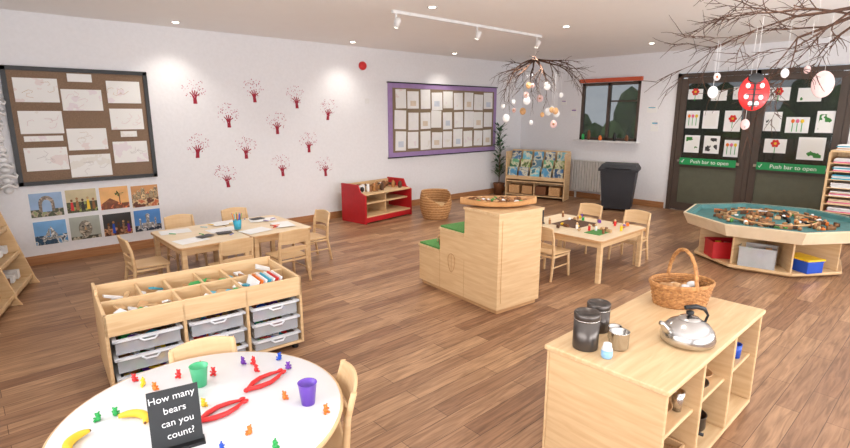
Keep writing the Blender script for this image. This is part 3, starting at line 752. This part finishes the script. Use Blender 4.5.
def disc(x,y,z,r,mt,top,spots=None,name='hanging_decoration'):
    b=B(name,(x,y,z),-48)
    b.lathe([(r*.97,-.004),(r,0),(r*.97,.004)],mt,n=28,M=RX(90),sx=.85)
    b.tube([(0,0,r*.9),(0,0,top-z)],.0015,paper,4)
    if spots=='lady':
        for sx_,sz in((-.5,.4),(.5,.4),(-.55,-.2),(.5,-.25),(-.2,-.6),(.25,-.6)): b.ell((sx_*r*.75,-.006,sz*r),(r*.14,.003,r*.15),paper,8)
        b.box((0,-.007,0),(.012,.004,r*1.9),black);b.ell((0,-.006,r*.8),(r*.45,.004,r*.28),black,10)
        for q in range(5): b.box((0,-.008,-r*.7+q*r*.3),(r*.9*(1-abs(q-2)*.18),.002,.006),black)
    elif spots: b.ell((0,-.006,0),(r*.3,.003,r*.3),spots,10)
    b.done()
pinkc=mat('salt_dough_pink',(226,192,188),.8,var=.1,scale=20)
disc(4.40,1.22,1.87,.13,C['red'],2.4,'lady');disc(4.96,.92,1.94,.10,pinkc,2.45);disc(4.31,1.47,1.88,.045,paper,2.25);disc(4.45,1.5,2.0,.03,paper,2.25,C['orange'])
disc(4.72,1.12,2.02,.035,paper,2.4);disc(4.9,1.02,2.05,.03,pinkc,2.4);disc(4.50,1.28,1.64,.04,pinkc,2.35)
b=B('hanging_branch',(0,0,0))
for a in range(8):
    t=a*.8;grow(b,Vector((6.62,4.78,2.52)),Vector((math.cos(t),math.sin(t),-.3)).normalized(),.6,.016,2,-.07)
b.tube([(6.62,4.78,CH),(6.62,4.78,2.5)],.003,white,4)
b.done()
for i in range(20):
    a=random.uniform(0,6.28);rr=random.uniform(.15,.55);z=random.uniform(1.45,2.15)
    disc(6.62+rr*math.cos(a),4.78+rr*math.sin(a),z,random.uniform(.035,.065),[paper,pinkc,paper,wickL][i%4],2.3,[None,nat[1],None,None][i%4])
# ---------------- lights
bulb=mat('bulb_glow',(255,244,225),.5,emis=14)
def light(kind,name,loc,energy,col=(1,1,1),rot=(0,0,0),**k):
    l=bpy.data.lights.new(name,kind);l.energy=energy;l.color=col
    for a,v in k.items(): setattr(l,a,v)
    o=bpy.data.objects.new(name,l);SC.collection.objects.link(o);o.location=loc;o.rotation_euler=[math.radians(q) for q in rot];return o
def down(x,y,e=22,size=110):
    b=B('recessed_downlight',(x,y,CH));b.lathe([(.03,-.002),(.055,-.006),(.058,-.001),(.055,0)],white,n=24)
    b.lathe([(.035,-.007),(.034,-.0065)],bulb,n=20);b.done()
    light('SPOT','downlight_lamp',(x,y,CH-.03),e,(1,.93,.83),spot_size=math.radians(size),spot_blend=.9,shadow_soft_size=.05)
for x in(2.19,4.76,7.0): down(x,6.84,30,115)
for x,y in((3.86,4.1),(5.93,3.83),(1.2,4.1),(8.3,3.8),(8.2,1.0),(6.4,1.0)): down(x,y,54,155)
for x,y in((2.2,1.3),(4.6,1.2)): down(x,y,22,150)
b=B('track_light',(0,4.5,CH))
b.bx(3.65,6.35,-.017,.017,-.03,0,white)
for x in(3.70,5.0,6.25):
    b.cyl((x,0,-.09),.01,.06,white,8);b.lathe([(.03,0),(.034,.09),(.02,.10)],white,(x,0,-.17),16,M=RX(25));b.lathe([(.026,-.002),(.02,-.003)],bulb,(x,0,-.17),14,M=RX(25))
b.done()
for x in(3.70,5.0,6.25): light('SPOT','track_lamp',(x,4.48,CH-.2),50,(1,.94,.85),(15,0,0),spot_size=math.radians(120),spot_blend=.9,shadow_soft_size=.05)
light('AREA','added_fill_light',(4.2,YN+.05,1.4),450,(.97,.98,1),(124,0,0),shape='RECTANGLE',size=8,size_y=1.8)  # added fill behind camera, no window there; tilted up to brighten the ceiling
light('AREA','added_fill_light',(XL+.05,1.2,1.5),150,(.97,.98,1),(124,0,-90),shape='RECTANGLE',size=4,size_y=1.6)  # second added fill, at the blank west wall; not a real window
w=bpy.data.worlds.new('w');SC.world=w;w.use_nodes=True;w.node_tree.nodes['Background'].inputs[0].default_value=(.85,.92,1,1);w.node_tree.nodes['Background'].inputs[1].default_value=1.1
# ---------------- camera
c=bpy.data.cameras.new('camera');c.sensor_width=36;c.lens=510/850*36;c.clip_start=.05
o=bpy.data.objects.new('camera',c);SC.collection.objects.link(o);o.location=(0,0,1.72);o.rotation_euler=(math.radians(90-12.2),0,math.radians(-42.5));SC.camera=o
